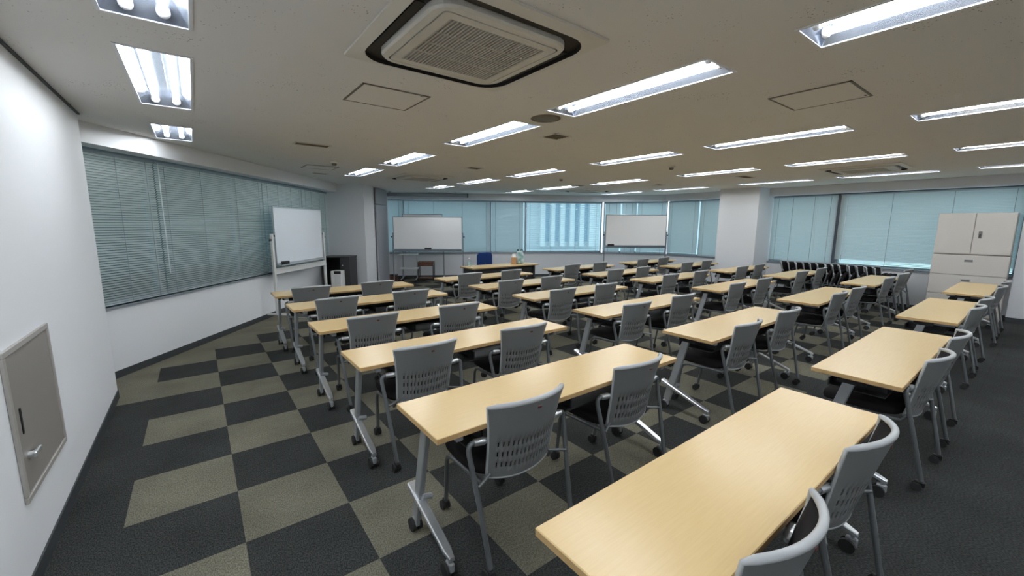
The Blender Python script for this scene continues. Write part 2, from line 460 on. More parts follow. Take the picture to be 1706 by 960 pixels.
window(V2(XR, 5.12), V2(XR, 7.0), V2(-1, 0), [.9])
window(V2(XR, .36), V2(XR, 4.22), V2(-1, 0), [2.55], 'mullion')

# venetian blinds ------------------------------------------------------
PITCH = .0256
def blind(A, D, N, s0, s1, label, m='slat', tilt=66, single=False, z0=None, bottom_open=0, wand=None, depth=.035):
    p = A+D*s0-N*depth; L = s1-s0; rz = math.atan2(D.y, D.x)
    sg = 1 if V2(-math.sin(rz), math.cos(rz)).dot(N) > 0 else -1     # room side sign on local y
    t = thing('window_blind', label, 'blind', (p.x, p.y, SILL), rz, 'venetian blinds on the windows')
    H = WTOP-SILL-.006
    bm = NB(); box(bm, 0, L, -.018, .018, H-.03, H, .003); fin('headrail', bm, 'rail', t)
    bm = NB(); box(bm, 0.004, L-.004, -.013, .013, .006, .022, .004); fin('bottom_rail', bm, 'rail', t)
    def slat_bm(bm, z, tl):
        a = math.radians(tl); w = .0135; pr = []
        for q in (-1, -.4, .4, 1):
            u = q*w; v = .0022*(1-q*q)
            # room edge tipped up
            pr.append((sg*(u*math.cos(a)-v*math.sin(a)), u*math.sin(a)+v*math.cos(a)))
        lo = [bm.verts.new((.004, y, z+h)) for y, h in pr]; hi = [bm.verts.new((L-.004, y, z+h)) for y, h in pr]
        for k in range(3):
            f = bm.faces.new((lo[k], lo[k+1], hi[k+1], hi[k])); f.smooth = True
    n = int((H-.055)/PITCH)+1; ZB = H-.038-(n-1)*PITCH
    if single:
        bm = NB(); slat_bm(bm, 0, tilt); me = bpy.data.meshes.new('slat'); bm.to_mesh(me); bm.free(); me.materials.append(M[m])
        for k in range(n): inst('slat', me, t, (0, 0, ZB+k*PITCH))
    else:
        bm = NB()
        for k in range(n): slat_bm(bm, ZB+k*PITCH, tilt if k >= bottom_open else 30)
        fin('slats', bm, m, t, kind='stuff')
    cs = [.12, L-.12] if L < 1.1 else [.12, L/3, 2*L/3, L-.12]
    for c in cs:
        bm = NB(); box(bm, c-.0035, c+.0035, sg*.0148, sg*.0156, .02, H-.03); fin('ladder_tape', bm, 'cord', t)
    if wand is not None:
        bm = NB(); cyl(bm, (wand, sg*.026, H-.02), (wand, sg*.028, .25), .0055, 8); fin('tilt_wand', bm, 'wand', t)
    return t
blind(LA, LD, LN, -.62, .826, 'sage venetian blind at left window, nearest the camera beside white wall', 'slat_left', 47, True)
blind(LA, LD, LN, .834, 2.955, 'wide sage venetian blind at left window between nearest blind and whiteboard', 'slat_left', 47, True, wand=.03)
blind(LA, LD, LN, 2.963, 4.306, 'sage venetian blind at left window directly behind the white stand board', 'slat_left', 50, True)
blind(LA, LD, LN, 4.314, 5.455, 'sage venetian blind at left window beside the left pillar', 'slat_left', 52, True)
S0 = (V2(4.35, 11.82)-FA).length
blind(FA, FD, FN, S0-.05, S0+.55, 'narrow blue-grey blind at front window next to grey door', wand=.56, m='slat_front')
blind(FA, FD, FN, S0+.58, S0+3.09, 'wide blue-grey blind behind the left front whiteboard', wand=2.44, m='slat_front')
blind(FA, FD, FN, S0+3.12, S0+4.09, 'blue-grey blind behind teacher desk, left of the bright open blind', m='slat_front')
blind(FA, FD, FN, S0+4.17, S0+6.50, 'bright blind with open slats showing a building outside', 'slat_open', 24)
blind(FB, CD, CN, .06, .52, 'narrow blue-grey blind in window corner left of right whiteboard top', wand=None, m='slat_front')
blind(FB, CD, CN, .56, .98, 'middle narrow blue-grey blind above right front whiteboard', m='slat_front')
blind(FB, CD, CN, 1.02, 1.83, 'blue-grey blind behind right end of right front whiteboard', bottom_open=2, m='slat_front')
blind(V2(XR, 6.98), V2(0, -1), V2(-1, 0), 0, .93, 'blue-grey blind right of the right front whiteboard', bottom_open=2)
blind(V2(XR, 6.01), V2(0, -1), V2(-1, 0), 0, .86, 'narrow blue-grey blind touching left side of right pillar')
blind(V2(XR, 4.16), V2(0, -1), V2(-1, 0), -.05, 1.215, 'blue-grey blind right of right pillar above the nested chairs', wand=.9, bottom_open=1)
blind(V2(XR, 2.90), V2(0, -1), V2(-1, 0), 0, 2.53, 'wide blue-grey blind behind the cream cabinet', bottom_open=5, wand=.12)

# building across the street, seen through the open blind ----------------
bd = math.atan2(FD.y, FD.x)
bt = thing('building', 'pale office building with vertical fins seen through the bright blind', 'building', (17.25, 18.55, -12), bd)
bm = NB(); box(bm, -12, 12, 0, 8, 0, 26); fin('wall', bm, 'bldg', bt)
for k in range(2, 8):
    bm = NB(); box(bm, -2.05+k*.60, -1.77+k*.60, -.40, 0, 12.3, 22); fin('fin', bm, 'bldg_fin', bt)
for k in range(2, 7):
    bm = NB(); box(bm, -1.77+k*.60, -1.45+k*.60, -.05, 0, 12.6, 21.5); fin('window', bm, 'bldg_glass', bt)
bm = NB(); box(bm, -12, 12, -.5, 0, 11.6, 12.1); fin('ledge', bm, 'bldg_fin', bt)
# unseen slab added outside the left window to keep sky off those blinds
q = LA+LD*2.4-LN*3.2
struct(fin('added_sky_block_outside', (lambda b: (box(b, -8, 15, 0, .4, -4, 9), b)[1])(NB()), 'screed', None, (q.x, q.y, 0), math.atan2(LD.y, LD.x)))

# ------------------------------------------------------------------ ceiling lights
def light_mesh(L):
    h = FW/2; d = .085
    bm = NB()
    def q(*p): bm.faces.new([bm.verts.new(v) for v in p])
    ti, te = .075, .06        # slope insets at the top
    a = [(-h, 0, 0), (h, 0, 0), (h, L, 0), (-h, L, 0)]
    b = [(-h+.05, te, d), (h-.05, te, d), (h-.05, L-te, d), (-h+.05, L-te, d)]
    for k in range(4): q(a[k], a[(k+1) % 4], b[(k+1) % 4], b[k])
    q(*b)
    # raised spine between the tubes
    box(bm, -.022, .022, te, L-te, d-.022, d-.001)
    return bm
def flange_mesh(L):
    h = FW/2; bm = NB()
    for (x0, x1, y0, y1) in ((-h-.012, -h+.003, -.012, L+.012), (h-.003, h+.012, -.012, L+.012), (-h, h, -.012, .003), (-h, h, L-.003, L+.012)):
        box(bm, x0, x1, y0, y1, -.005, -.0005)
    return bm
lm_cache = {}
ord_ = ['nearest', 'second', 'third', 'fourth', 'fifth', 'sixth', 'farthest']
colname = ['column along the left wall', 'second column from the left', 'middle column', 'fourth column from the left', 'rightmost column']
for (c, r, xc, y0, y1) in FIX:
    L = round(y1-y0, 3)
    rr = r-1
    lab = 'recessed twin-tube ceiling light, %s in %s' % (['behind the camera', 'first over the camera', 'second along', 'third along', 'fourth along', 'fifth along', 'sixth and farthest along'][r], colname[c])
    t = thing('ceiling_light', lab, 'ceiling light', (xc, y0, HC), 0, 'recessed fluorescent ceiling lights')
    key = L
    if key not in lm_cache:
        ho = fin('housing', light_mesh(L), 'housing')
        bm = NB(); cyl(bm, (0, .055, 0), (0, L-.055, 0), .0145, 10); tb = fin('lamp_tube', bm, 'tube_on')
        bm = NB(); lathe(bm, [(.012, -.008), (.024, -.008), (.026, .012), (.020, .018)], (0, 0, 0), 14)
        bmesh.ops.rotate(bm, verts=bm.verts[:], matrix=Matrix.Rotation(math.pi/2, 3, 'X')); so = fin('lamp_socket', bm, 'socket')
        fl = fin('trim_flange', flange_mesh(L), 'socket')
        lm_cache[key] = (ho.data, tb.data, so.data, fl.data)
        for o in (ho, tb, so, fl): bpy.data.objects.remove(o)
    hm, tm, sm, fm_ = lm_cache[key]
    inst('housing', hm, t); inst('trim_flange', fm_, t)
    for sx in (-.062, .062):
        k = inst('lamp_tube', tm, t, (sx, 0, .032))
        inst('lamp_socket', sm, t, (sx, .048, .032)); inst('lamp_socket', sm, t, (sx, L-.048, .032), math.pi)

# ------------------------------------------------------------------ ceiling cassette air conditioners
def rrect(hw, hd, r, n=6):
    pts = []
    for (cx, cy, a0) in ((hw-r, hd-r, 0), (-hw+r, hd-r, 90), (-hw+r, -hd+r, 180), (hw-r, -hd+r, 270)):
        for k in range(n+1):
            a = math.radians(a0+90*k/n); pts.append((cx+r*math.cos(a), cy+r*math.sin(a)))
    return pts
def loop_band(bm, A, za, B, zb):
    a = [bm.verts.new((x, y, za)) for x, y in A]; b = [bm.verts.new((x, y, zb)) for x, y in B]
    for k in range(len(A)):
        f = bm.faces.new((a[k], a[(k+1) % len(A)], b[(k+1) % len(A)], b[k]))
def make_ac():
    t = thing('ceiling_air_conditioner', '', 'air conditioner', (0, 0, HC), 0, 'ceiling cassette air conditioners')
    bm = NB()
    sq = rrect(.485, .485, .012, 6); o1 = rrect(.432, .432, .15, 6); o2 = rrect(.34, .34, .10, 6)
    loop_band(bm, sq, -.001, sq, -.012); loop_band(bm, sq, -.012, o1, -.026)
    fin('outer_panel', bm, 'ac', t, smooth=False)
    bm = NB(); loop_band(bm, o1, -.0255, o1, -.004); loop_band(bm, o1, -.004, o2, -.004); fin('air_outlet', bm, 'ac_dark', t)
    bm = NB()
    i1 = rrect(.362, .362, .11, 6); i2 = rrect(.352, .352, .10, 6); i3 = rrect(.315, .315, .03, 6)
    loop_band(bm, i1, -.004, i1, -.026); loop_band(bm, i1, -.026, i2, -.036)
    loop_band(bm, i2, -.036, i3, -.038); loop_band(bm, i3, -.038, i3, -.033)
    i4 = rrect(.308, .308, .026, 6)
    loop_band(bm, i4, -.033, i4, -.039)
    i5 = rrect(.262, .262, .004, 6)
    loop_band(bm, i4, -.039, i5, -.039); loop_band(bm, i5, -.039, i5, -.012)
    fin('centre_panel', bm, 'ac', t)
    for s in range(4):
        bm = NB()
        box(bm, -.26, .26, -.414, -.376, -.013, -.010); bmesh.ops.rotate(bm, verts=bm.verts[:], matrix=Matrix.Rotation(s*math.pi/2, 3, 'Z'))
        fin('louvre', bm, 'ac_dark', t)
    bm = NB(); box(bm, -.262, .262, -.262, .262, -.014, -.010); fin('filter', bm, 'ac_dark', t)
    g = None
    for k in range(30):
        x = -.2615+k*.0177
        if g is None:
            bm = NB(); box(bm, 0, .0080, -.262, .262, -.039, -.028); g = fin('grille_bar', bm, 'ac_grille', t, (x, 0, 0))
        else: inst('grille_bar', g.data, t, (x, 0, 0))
    for x in (-.117, 0, .117):
        bm = NB(); box(bm, -.262, .262, x-.003, x+.003, -.040, -.028); fin('grille_rib', bm, 'ac_grille', t)
    return t
ac = make_ac()
acs = [(1.185, 1.905, 'large ceiling air conditioner right above the camera, square grille'),
       (3.50, 7.52, 'far ceiling air conditioner near the left pillar'),
       (8.25, 1.90, 'ceiling air conditioner at right, between lights near the right window'),
       (8.20, 7.55, 'far ceiling air conditioner in front of the bright blind')]
for k, (x, y, lab) in enumerate(acs):
    o = ac if k == 0 else copy_tree(ac)
    o.location = (x, y, HC); o['label'] = lab

# ceiling hatches, vents, speaker, detectors -----------------------------
def hatch(x0, x1, y0, y1, lab):
    t = thing('ceiling_hatch', lab, 'hatch', ((x0+x1)/2, (y0+y1)/2, HC), 0, 'square access hatches in the ceiling')
    w, d = (x1-x0)/2, (y1-y0)/2
    bm = NB()
    for a in ((-w, w, -d, -d+.012), (-w, w, d-.012, d), (-w, -w+.012, -d, d), (w-.012, w, -d, d)): box(bm, a[0], a[1], a[2], a[3], -.006, -.0005)
    fin('hatch_frame', bm, 'hatch_edge', t)
    bm = NB(); box(bm, -w+.014, w-.014, -d+.014, d-.014, -.005, -.0005); p = fin('hatch_panel', bm, 'hatch', t)
    bm = NB(); box(bm, w*.72, w*.72+.02, -d+.02, -d+.032, -.007, -.005); fin('latch', bm, 'steel', p)
hatch(.925, 1.395, 2.78, 3.23, 'square ceiling access hatch just left of the large air conditioner')
hatch(3.265, 3.74, .875, 1.345, 'square ceiling access hatch at upper right between light columns')
hatch(1.43, 1.90, 7.02, 7.46, 'faint small ceiling hatch beside left window soffit')
def grille(x, y, w, d, lab, slots=4):
    t = thing('ceiling_vent', lab, 'vent', (x, y, HC), 0, 'ceiling vents')
    bm = NB()
    for a in ((-w, w, -d, -d+.018), (-w, w, d-.018, d), (-w, -w+.018, -d, d), (w-.018, w, -d, d)): box(bm, a[0], a[1], a[2], a[3], -.007, -.0005)
    fin('vent_frame', bm, 'ac', t)
    bm = NB(); box(bm, -w+.018, w-.018, -d+.018, d-.018, -.002, -.0005); fin('vent_back', bm, 'grille', t)
    for k in range(slots):
        yy = -d+.018+(k+.5)*(2*d-.036)/slots
        bm = NB(); box(bm, -w+.018, w-.018, yy-.005, yy+.005, -.007, -.002); fin('vent_blade', bm, 'speaker', t)
grille(2.98, 3.19, .115, .115, 'small square ceiling vent beside round ceiling speaker', 5)
grille(1.14, 5.25, .19, .085, 'dark slot vent in ceiling near left window', 3)
grille(1.86, 8.11, .12, .06, 'tiny far slot vent near left soffit', 2)
grille(3.60, 5.73, .12, .10, 'small ceiling vent between third and fourth light rows', 3)
grille(8.02, 3.55, .20, .09, 'dark ceiling vent left of the right pillar', 3)
grille(6.97, 6.66, .15, .08, 'dark far ceiling vent before the distant air conditioner', 3)
grille(8.17, 5.42, .12, .08, 'small far ceiling vent over the third table column', 3)
t = thing('ceiling_speaker', 'round brown ceiling speaker beside the end of a light', 'speaker', (2.42, 2.72, HC))
bm = NB(); lathe(bm, [(.125, -.0005), (.125, -.006), (.112, -.010), (.108, -.006)], (0, 0, 0), 28); fin('speaker_ring', bm, 'speaker', t)
bm = NB(); lathe(bm, [(.108, -.003), (.10, -.0075), (.04, -.009), (.001, -.009)], (0, 0, 0), 28); fin('speaker_mesh', bm, 'hatch_edge', t)
for x, y, lab in ((1.69, 6.49, 'white smoke detector on ceiling near left window'), (5.65, 5.88, 'smoke detector on far ceiling, centre of room'), (5.78, 3.64, 'smoke detector on ceiling left of the right lights')):
    t = thing('smoke_detector', lab, 'smoke detector', (x, y, HC), 0, 'smoke detectors on the ceiling')
    bm = NB(); lathe(bm, [(.05, -.0005), (.052, -.015), (.046, -.022)], (0, 0, 0), 18); fin('detector_base', bm, 'ac', t)
    bm = NB(); lathe(bm, [(.034, -.022), (.034, -.042), (.022, -.052)], (0, 0, 0), 18); fin('sensor_head', bm, 'hatch_edge', t)
# projection screen case hung under the ceiling, along the front wall
sp = FA+FD*(S0-.05)+FN*.42
t = thing('projection_screen', 'long grey rolled-up projection screen case under ceiling above left front whiteboard', 'projection screen', (sp.x, sp.y, HC), ang_f)
bm = NB(); box(bm, 0, 2.45, -.05, .05, -.13, -.03, .012, seg=2); fin('screen_case', bm, 'frame_grey', t)
for x in (0, 2.45):
    bm = NB(); box(bm, x-.02, x+.02, -.055, .055, -.135, -.025, .006); fin('end_cap', bm, 'steel', t)
for x in (.3, 2.1):
    bm = NB(); box(bm, x-.03, x+.03, -.03, .03, -.03, -.0005); fin('hanger', bm, 'silver', t)

# access hatch on the near left wall ---------------------------------------
t = thing('wall_access_hatch', 'grey metal access hatch with lever handle on the near white wall', 'hatch', (XL, 0, 0))
bm = NB(); y0, y1, z0, z1 = 2.56, 3.235, .365, 1.045
for a in ((y0, y1, z0, z0+.028), (y0, y1, z1-.028, z1), (y0, y0+.028, z0+.028, z1-.028), (y1-.028, y1, z0+.028, z1-.028)): box(bm, 0, .014, a[0], a[1], a[2], a[3], .003)
fin('hatch_frame', bm, 'metal_frame', t)
bm = NB(); box(bm, 0, .008, y0+.03, y1-.03, z0+.03, z1-.03, .002); p = fin('hatch_door', bm, 'metal_door', t)
bm = NB(); box(bm, .008, .012, 2.648, 2.664, .655, .775, .002); fin('keyhole_plate', bm, 'black', p)
bm = NB(); cyl(bm, (.008, 2.675, .545), (.028, 2.675, .545), .017, 14); box(bm, .022, .036, 2.655, 2.745, .532, .558, .005, seg=2); fin('lever_handle', bm, 'chrome', p)

# ------------------------------------------------------------------ flip-top tables
TZ = .705; TW = 1.78; TD = .43
def caster(bm_body, bm_wheel, c, r=.032, w=.022):
    x, y, z = c
    cyl(bm_body, (x, y, z), (x, y, 2*r+.004), .011, 8)
    box(bm_body, x-.012, x+.012, y-.020, y+.028, r, 2*r+.012, .005)
    for s in (-1, 1):
        cyl(bm_wheel, (x+s*.008, y+.016, r), (x+s*(.008+w*.75), y+.016, r), r, 14)
def make_table():
    t = thing('folding_table', '', 'table', (0, 0, 0), 0, 'wood-topped folding tables in rows')
    bm = NB(); box(bm, -TW/2, TW/2, -TD/2, TD/2, TZ-.028, TZ, .003)
    top = fin('table_top', bm, ['wood', 'wood_edge'], t)
    for p in top.data.polygons:
        if abs(p.normal.z) < .5: p.material_index = 1
    for s in (-1, 1):
        x = s*(TW/2-.068)
        # leaning flat column: runs from the rear caster up to the middle of the top
        bm = NB()
        box(bm, -.014, .014, -.029, .029, 0, 1, .004)
        a, b = Vector((x, .172, .085)), Vector((x, .025, TZ-.04)); d = b-a
        rot = Matrix.Rotation(-math.atan2(d.y, d.z), 4, 'X')
        bmesh.ops.transform(bm, verts=bm.verts[:], matrix=Matrix.Translation(a) @ rot @ Matrix.Diagonal((1, 1, d.length, 1)))
        lg = fin('leg', bm, 'silver', t)
        bm = NB(); box(bm, x-.020, x+.020, -.05, .09, TZ-.07, TZ-.0285, .006); fin('pivot_block', bm, 'black', lg)
        bm = NB(); cyl(bm, (x, .10, .235), (x-s*.05, .10, .225), .015, 10); fin('brake_knob', bm, 'silver', lg)
        b1, b2 = NB(), NB(); caster(b1, b2, (x, .176, .09), .034, .024)
        cs = fin('caster', b1, 'silver', lg); fin('wheel', b2, 'rubber', cs)
        # tapered foot bar sloping forward from the column to the front caster
        bm = NB()
        rings = []
        for k in range(10):
            q = k/9; y = .222-q*.425; hw = .025-.005*q
            if k == 9: hw = .012
            zt = .258-.145*q; zl = zt-.026+.006*q
            rings.append([bm.verts.new(v) for v in ((x-hw, y, zl), (x+hw, y, zl), (x+hw, y, zt-.005), (x+hw*.75, y, zt), (x-hw*.75, y, zt), (x-hw, y, zt-.005))])
        for A, B in zip(rings, rings[1:]):
            for k in range(6): bm.faces.new((A[k], A[(k+1) % 6], B[(k+1) % 6], B[k]))
        bm.faces.new(rings[0]); bm.faces.new(rings[-1])
        ft = fin('foot', bm, 'chrome', t)
        b1, b2 = NB(), NB(); caster(b1, b2, (x, -.185, .105), .034, .024)
        cs = fin('caster', b1, 'silver', ft); fin('wheel', b2, 'rubber', cs)
        # top support rail with flip lever
        bm = NB(); box(bm, x-s*.055-.018, x-s*.055+.018, -.19, .18, TZ-.062, TZ-.0285, .004); fin('support_rail', bm, 'silver', t)
    bm = NB(); box(bm, -TW/2+.10, TW/2-.10, -.035, .015, TZ-.085, TZ-.035, .004); fin('cross_beam', bm, 'steel', t)
    bm = NB(); box(bm, -TW/2+.20, TW/2-.20, -.12, .17, TZ-.155, TZ-.147, .002); box(bm, -TW/2+.20, TW/2-.20, .162, .17, TZ-.155, TZ-.10); 
    for x in (-.6, 0, .6): box(bm, x-.004, x+.004, -.11, .16, TZ-.15, TZ-.09)
    fin('under_shelf', bm, 'steel', t)
    bm = NB(); box(bm, TW/2-.34, TW/2-.22, -.205, -.175, TZ-.058, TZ-.0285, .006); fin('flip_lever', bm, 'black', t)
    return t
# measured front-left corner of each table top: x of the left end, y of the far edge
TX = [[.715, .715, .73, .73, .72, .70], [3.03, 3.08, 3.09, 3.13, 3.10, 3.08], [5.52, 5.58, 5.62, 5.66, 5.58, 5.58], [8.10, 8.10, 8.12, 8.14, 8.12, 8.06]]
TY = [[.82, 1.87, 2.92, 3.98, 5.06, 6.05], [.84, 1.93, 2.99, 4.10, 5.12, 6.17], [.88, 1.98, 3.10, 4.20, 5.20, 6.30], [.86, 2.00, 3.14, 4.16, 5.26, 6.32]]
COLN = ['leftmost column', 'second column', 'third column', 'rightmost column']
ROWN = ['nearest row', 'second row', 'third row', 'fourth row', 'fifth row', 'farthest row']
table0 = make_table()
first = True
tables = {}
for c in range(4):
    for r in range(6):
        o = table0 if first else copy_tree(table0); first = False
        o.location = (TX[c][r]+TW/2, TY[c][r]-TD/2, 0)
        o['label'] = 'light wood folding table with silver caster legs, %s, %s from camera' % (COLN[c], ROWN[r])
        tables[c, r] = o

# ------------------------------------------------------------------ nesting chairs
def back_pt(u, v, off=0):
    w = .19+.012*v+.026*v**3
    ye = .062*(1-v)-.004*v**4
    sag = .042+.040*v
    z = .418+.372*v - .020*(1-v)*(1-u*u) + .014*v*(1-u*u)
    y = ye - sag*(1-abs(u)**2.1)
    # inward normal in plan
    dy = 2*sag*u/w if w else 0
    nrm = Vector((-dy, 1, .10)).normalized()
    return Vector((w*u, y, z)) + nrm*off
def make_chair(flipped=False):
    t = thing('nesting_chair', '', 'chair')
    us = [-1, -.93, -.86]; 
    n = 15; pit = 1.72/n
    cells = [('e', -1, -.93), ('e', -.93, -.86)]
    for k in range(n):
        a = -.86+k*pit
        cells += [('g', a, a+pit*.34), ('s', a+pit*.34, a+pit*.66), ('g', a+pit*.66, a+pit)]
    cells += [('e', .86, .93), ('e', .93, 1)]
    vs = [0, .07, .145, .222, .295, .372, .437, .512, .62, .72, .82, .91, 1]; slotrows = {2, 4, 6}
    # outer + inner skins with slot walls
    bm = NB(); T = .007
    uu = [cells[0][1]]+[c[2] for c in cells]
    O = [[bm.verts.new(back_pt(u, v, 0)) for v in vs] for u in uu]
    I = [[bm.verts.new(back_pt(u, v, T)) for v in vs] for u in uu]
    def hole(i, j): return 0 <= i < len(cells) and 0 <= j < len(vs)-1 and cells[i][0] == 's' and j in slotrows
    for i in range(len(cells)):
        for j in range(len(vs)-1):
            if hole(i, j):
                q = [(i, j), (i+1, j), (i+1, j+1), (i, j+1)]
                for k in range(4):
                    a, b = q[k], q[(k+1) % 4]
                    bm.faces.new((O[a[0]][a[1]], O[b[0]][b[1]], I[b[0]][b[1]], I[a[0]][a[1]]))
                continue
            bm.faces.new((O[i][j], O[i+1][j], O[i+1][j+1], O[i][j+1])).smooth = True
            bm.faces.new((I[i][j], I[i+1][j], I[i+1][j+1], I[i][j+1])).smooth = True
    back = fin('backrest', bm, 'shell', t)
    # rim around the shell
    bm = NB(); per = []
    K = 14
    per += [back_pt(-1+2*k/K, 0, .006) for k in range(K)]
    per += [back_pt(1, k/8, .006) for k in range(8)]
    per += [back_pt(1-2*k/K, 1, .010) for k in range(K)]
    per += [back_pt(-1, 1-k/8, .006) for k in range(8)]
    rad = [.0085]*K+[.0075]*8+[.0125]*K+[.0075]*8
    tube(bm, per, rad, 8, closed=True); fin('back_rim', bm, 'rim', back)
    bm = NB()
    p = back_pt(.05, .90, -.001); box(bm, -.011, .011, -.002, .002, -.006, .006, .002); bmesh.ops.translate(bm, verts=bm.verts[:], vec=p)
    fin('badge', bm, 'badge', back)
    # pad in front of the shell
    bm = NB(); U = [-.93+1.86*k/12 for k in range(13)]; VV = [.05+.925*k/8 for k in range(9)]
    def th(u, v): return .010+.018*max(0, (1-(abs(u)/.95)**4))*max(.0, 1-abs((v-.5)/.48)**5)
    A = [[bm.verts.new(back_pt(u, v, .0085)) for v in VV] for u in U]; B = [[bm.verts.new(back_pt(u, v, .0085+th(u, v))) for v in VV] for u in U]
    for i in range(12):
        for j in range(8):
            bm.faces.new((A[i][j], A[i+1][j], A[i+1][j+1], A[i][j+1])); bm.faces.new((B[i][j], B[i+1][j], B[i+1][j+1], B[i][j+1])).smooth = True
    for i in range(12):
        for j in (0, 8): bm.faces.new((A[i][j], A[i+1][j], B[i+1][j], B[i][j]))
    for j in range(8):
        for i in (0, 12): bm.faces.new((A[i][j], A[i][j+1], B[i][j+1], B[i][j]))
    fin('back_pad', bm, 'cloth', back)
    # seat: soft slab with a waterfall front
    bm = NB(); rings = []
    def plan(a, k):
        e = 4.0
        cx, cy = math.cos(a), math.sin(a)
        return (k*.215*abs(cx)**(2/e)*(1 if cx > 0 else -1), k*.215*abs(cy)**(2/e)*(1 if cy > 0 else -1))
    prof = [(.90, .392), (.985, .400), (1, .418), (.99, .436), (.95, .448), (.7, .455), (.35, .452)]
    for k, z in prof:
        R_ = []
        for q in range(28):
            x, y = plan(2*math.pi*q/28, k)
            zz = z-(.018*max(0, (y-.08)/.135)**2)
            R_.append(bm.verts.new((x, y+.30, zz)))
        rings.append(R_)
    for A_, B_ in zip(rings, rings[1:]):
        for q in range(28): bm.faces.new((A_[q], A_[(q+1) % 28], B_[(q+1) % 28], B_[q])).smooth = True
    bm.faces.new(rings[0]); bm.faces.new(rings[-1]).smooth = True
    if flipped:
        piv = Vector((0, .24, .42))
        bmesh.ops.rotate(bm, verts=bm.verts[:], cent=piv, matrix=Matrix.Rotation(math.radians(72), 3, 'X'))
        bmesh.ops.translate(bm, verts=bm.verts[:], vec=(0, -.08, .02))
    fin('seat', bm, 'cloth', t)
    for s in (-1, 1):
        # rear leg: from the arm pivot at the back, out, bend, down to the rear caster
        bm = NB()
        pts = [(s*.235, .052, .617)] + bezier_bend((s*.262, .056, .617), (s*.292, .060, .617), (s*.288, .055, .575)) + [(s*.268, .0, .34), (s*.252, -.062, .066)]
        tube(bm, pts, .0125, 9); rl = fin('leg', bm, 'tube', t)
        bm = NB(); tube(bm, [(s*.186, .046, .615), (s*.212, .048, .616), (s*.214, .048, .616), (s*.262, .056, .617)], [.008, .017, .0185, .0165], 12); fin('arm_knob', bm, 'chrome', rl)
        bm = NB(); cyl(bm, (s*.180, .052, .436), (s*.268, .012, .424), .0075, 8); fin('back_bracket', bm, 'tube', rl)
        b1, b2 = NB(), NB(); caster(b1, b2, (s*.252, -.062, .066), .026, .018); cs = fin('caster', b1, 'black', rl); fin('wheel', b2, 'rubber', cs)
        # front leg: runs under the seat side, bends down
        bm = NB()
        pts = [(s*.200, .052, .425), (s*.206, .075, .388)] + bezier_bend((s*.205, .34, .378), (s*.203, .425, .378), (s*.198, .442, .315)) + [(s*.188, .478, .066)]
        tube(bm, pts, .0115, 9); fl = fin('leg', bm, 'tube', t)
        b1, b2 = NB(), NB(); caster(b1, b2, (s*.188, .478, .066), .026, .018); cs = fin('caster', b1, 'black', fl); fin('wheel', b2, 'rubber', cs)
    return t
# image column of the middle of each chair's top edge, used to read off where it stands along its table
CPX = {(0, 1): (878, 1062), (0, 2): (709, 872.6), (0, 3): (622, 765), (0, 4): (562, 685), (0, 5): (518.5, 629),
       (1, 0): (1554, 1588), (1, 1): (1244, 1313), (1, 2): (1062, 1138), (1, 3): (938.6, 1010), (1, 4): (852, 920), (1, 5): (783, 852),
       (2, 0): (1622, 1646), (2, 1): (1396, 1427), (2, 2): (1228, 1273.6), (2, 3): (1118.5, 1168.5), (2, 4): (1026.5, 1072.7), (2, 5): (954, 1000),
       (3, 1): (1479, 1503.5), (3, 2): (1335.7, 1366.6), (3, 3): (1236.7, 1265), (3, 4): (1145, 1178), (3, 5): (1072, 1106)}
def x_from_px(px, y, z):
    lo, hi = 0., 12.
    for _ in range(40):
        m_ = (lo+hi)/2; p = in_frame((m_, y, z))
        if p is None or p[0] > px: hi = m_
        else: lo = m_
    return (lo+hi)/2
chair0 = make_chair(); firstc = True
SIDE = ['left', 'right']
for c in range(4):
    for r in range(6):
        yf = TY[c][r]-TD
        yc = yf-.032
        for k in range(2):
            x = TX[c][r]+{(0, 0): (.475, 1.295), (3, 0): (.50, 1.32)}[c, r][k] if (c, r) in ((0, 0), (3, 0)) else x_from_px(CPX[c, r][k], yc, .79)
            x = min(max(x, TX[c][r]+.30), TX[c][r]+TW-.28)
            o = chair0 if firstc else copy_tree(chair0); firstc = False
            jx, jy, ja = 0, random.uniform(-.012, .0), math.radians(random.uniform(-2, 2))
            o.location = (x+jx, yc+jy, 0); o.rotation_euler.z = ja
            o['label'] = 'grey slotted-back chair, %s seat of %s table in %s from camera' % (SIDE[k], COLN[c].replace(' column', '-column'), ROWN[r])
            o['group'] = 'grey nesting chairs at the tables'

# nested spare chairs along the right window, seats folded up
nest = make_chair(True)
NY = [3.66, 3.52, 3.375, 3.235, 3.11, 2.98, 2.835, 2.72, 2.60, 2.45, 2.32, 2.175, 2.05]
for k, y in enumerate(NY):
    o = nest if k == 0 else copy_tree(nest)
    o.location = (10.58, y, 0); o.rotation_euler.z = math.pi
    o['label'] = 'spare chair with folded-up black seat, number %s from the pillar in nested row' % ['one', 'two', 'three', 'four', 'five', 'six', 'seven', 'eight', 'nine', 'ten', 'eleven', 'twelve', 'thirteen', 'fourteen'][k]
    o['group'] = 'spare chairs nested along the right window'
o = copy_tree(nest); o.location = (10.58, 1.62, 0); o.rotation_euler.z = 0
o['label'] = 'grey chair turned away at cabinet end of the nested spare row'; o['group'] = 'spare chairs nested along the right window'

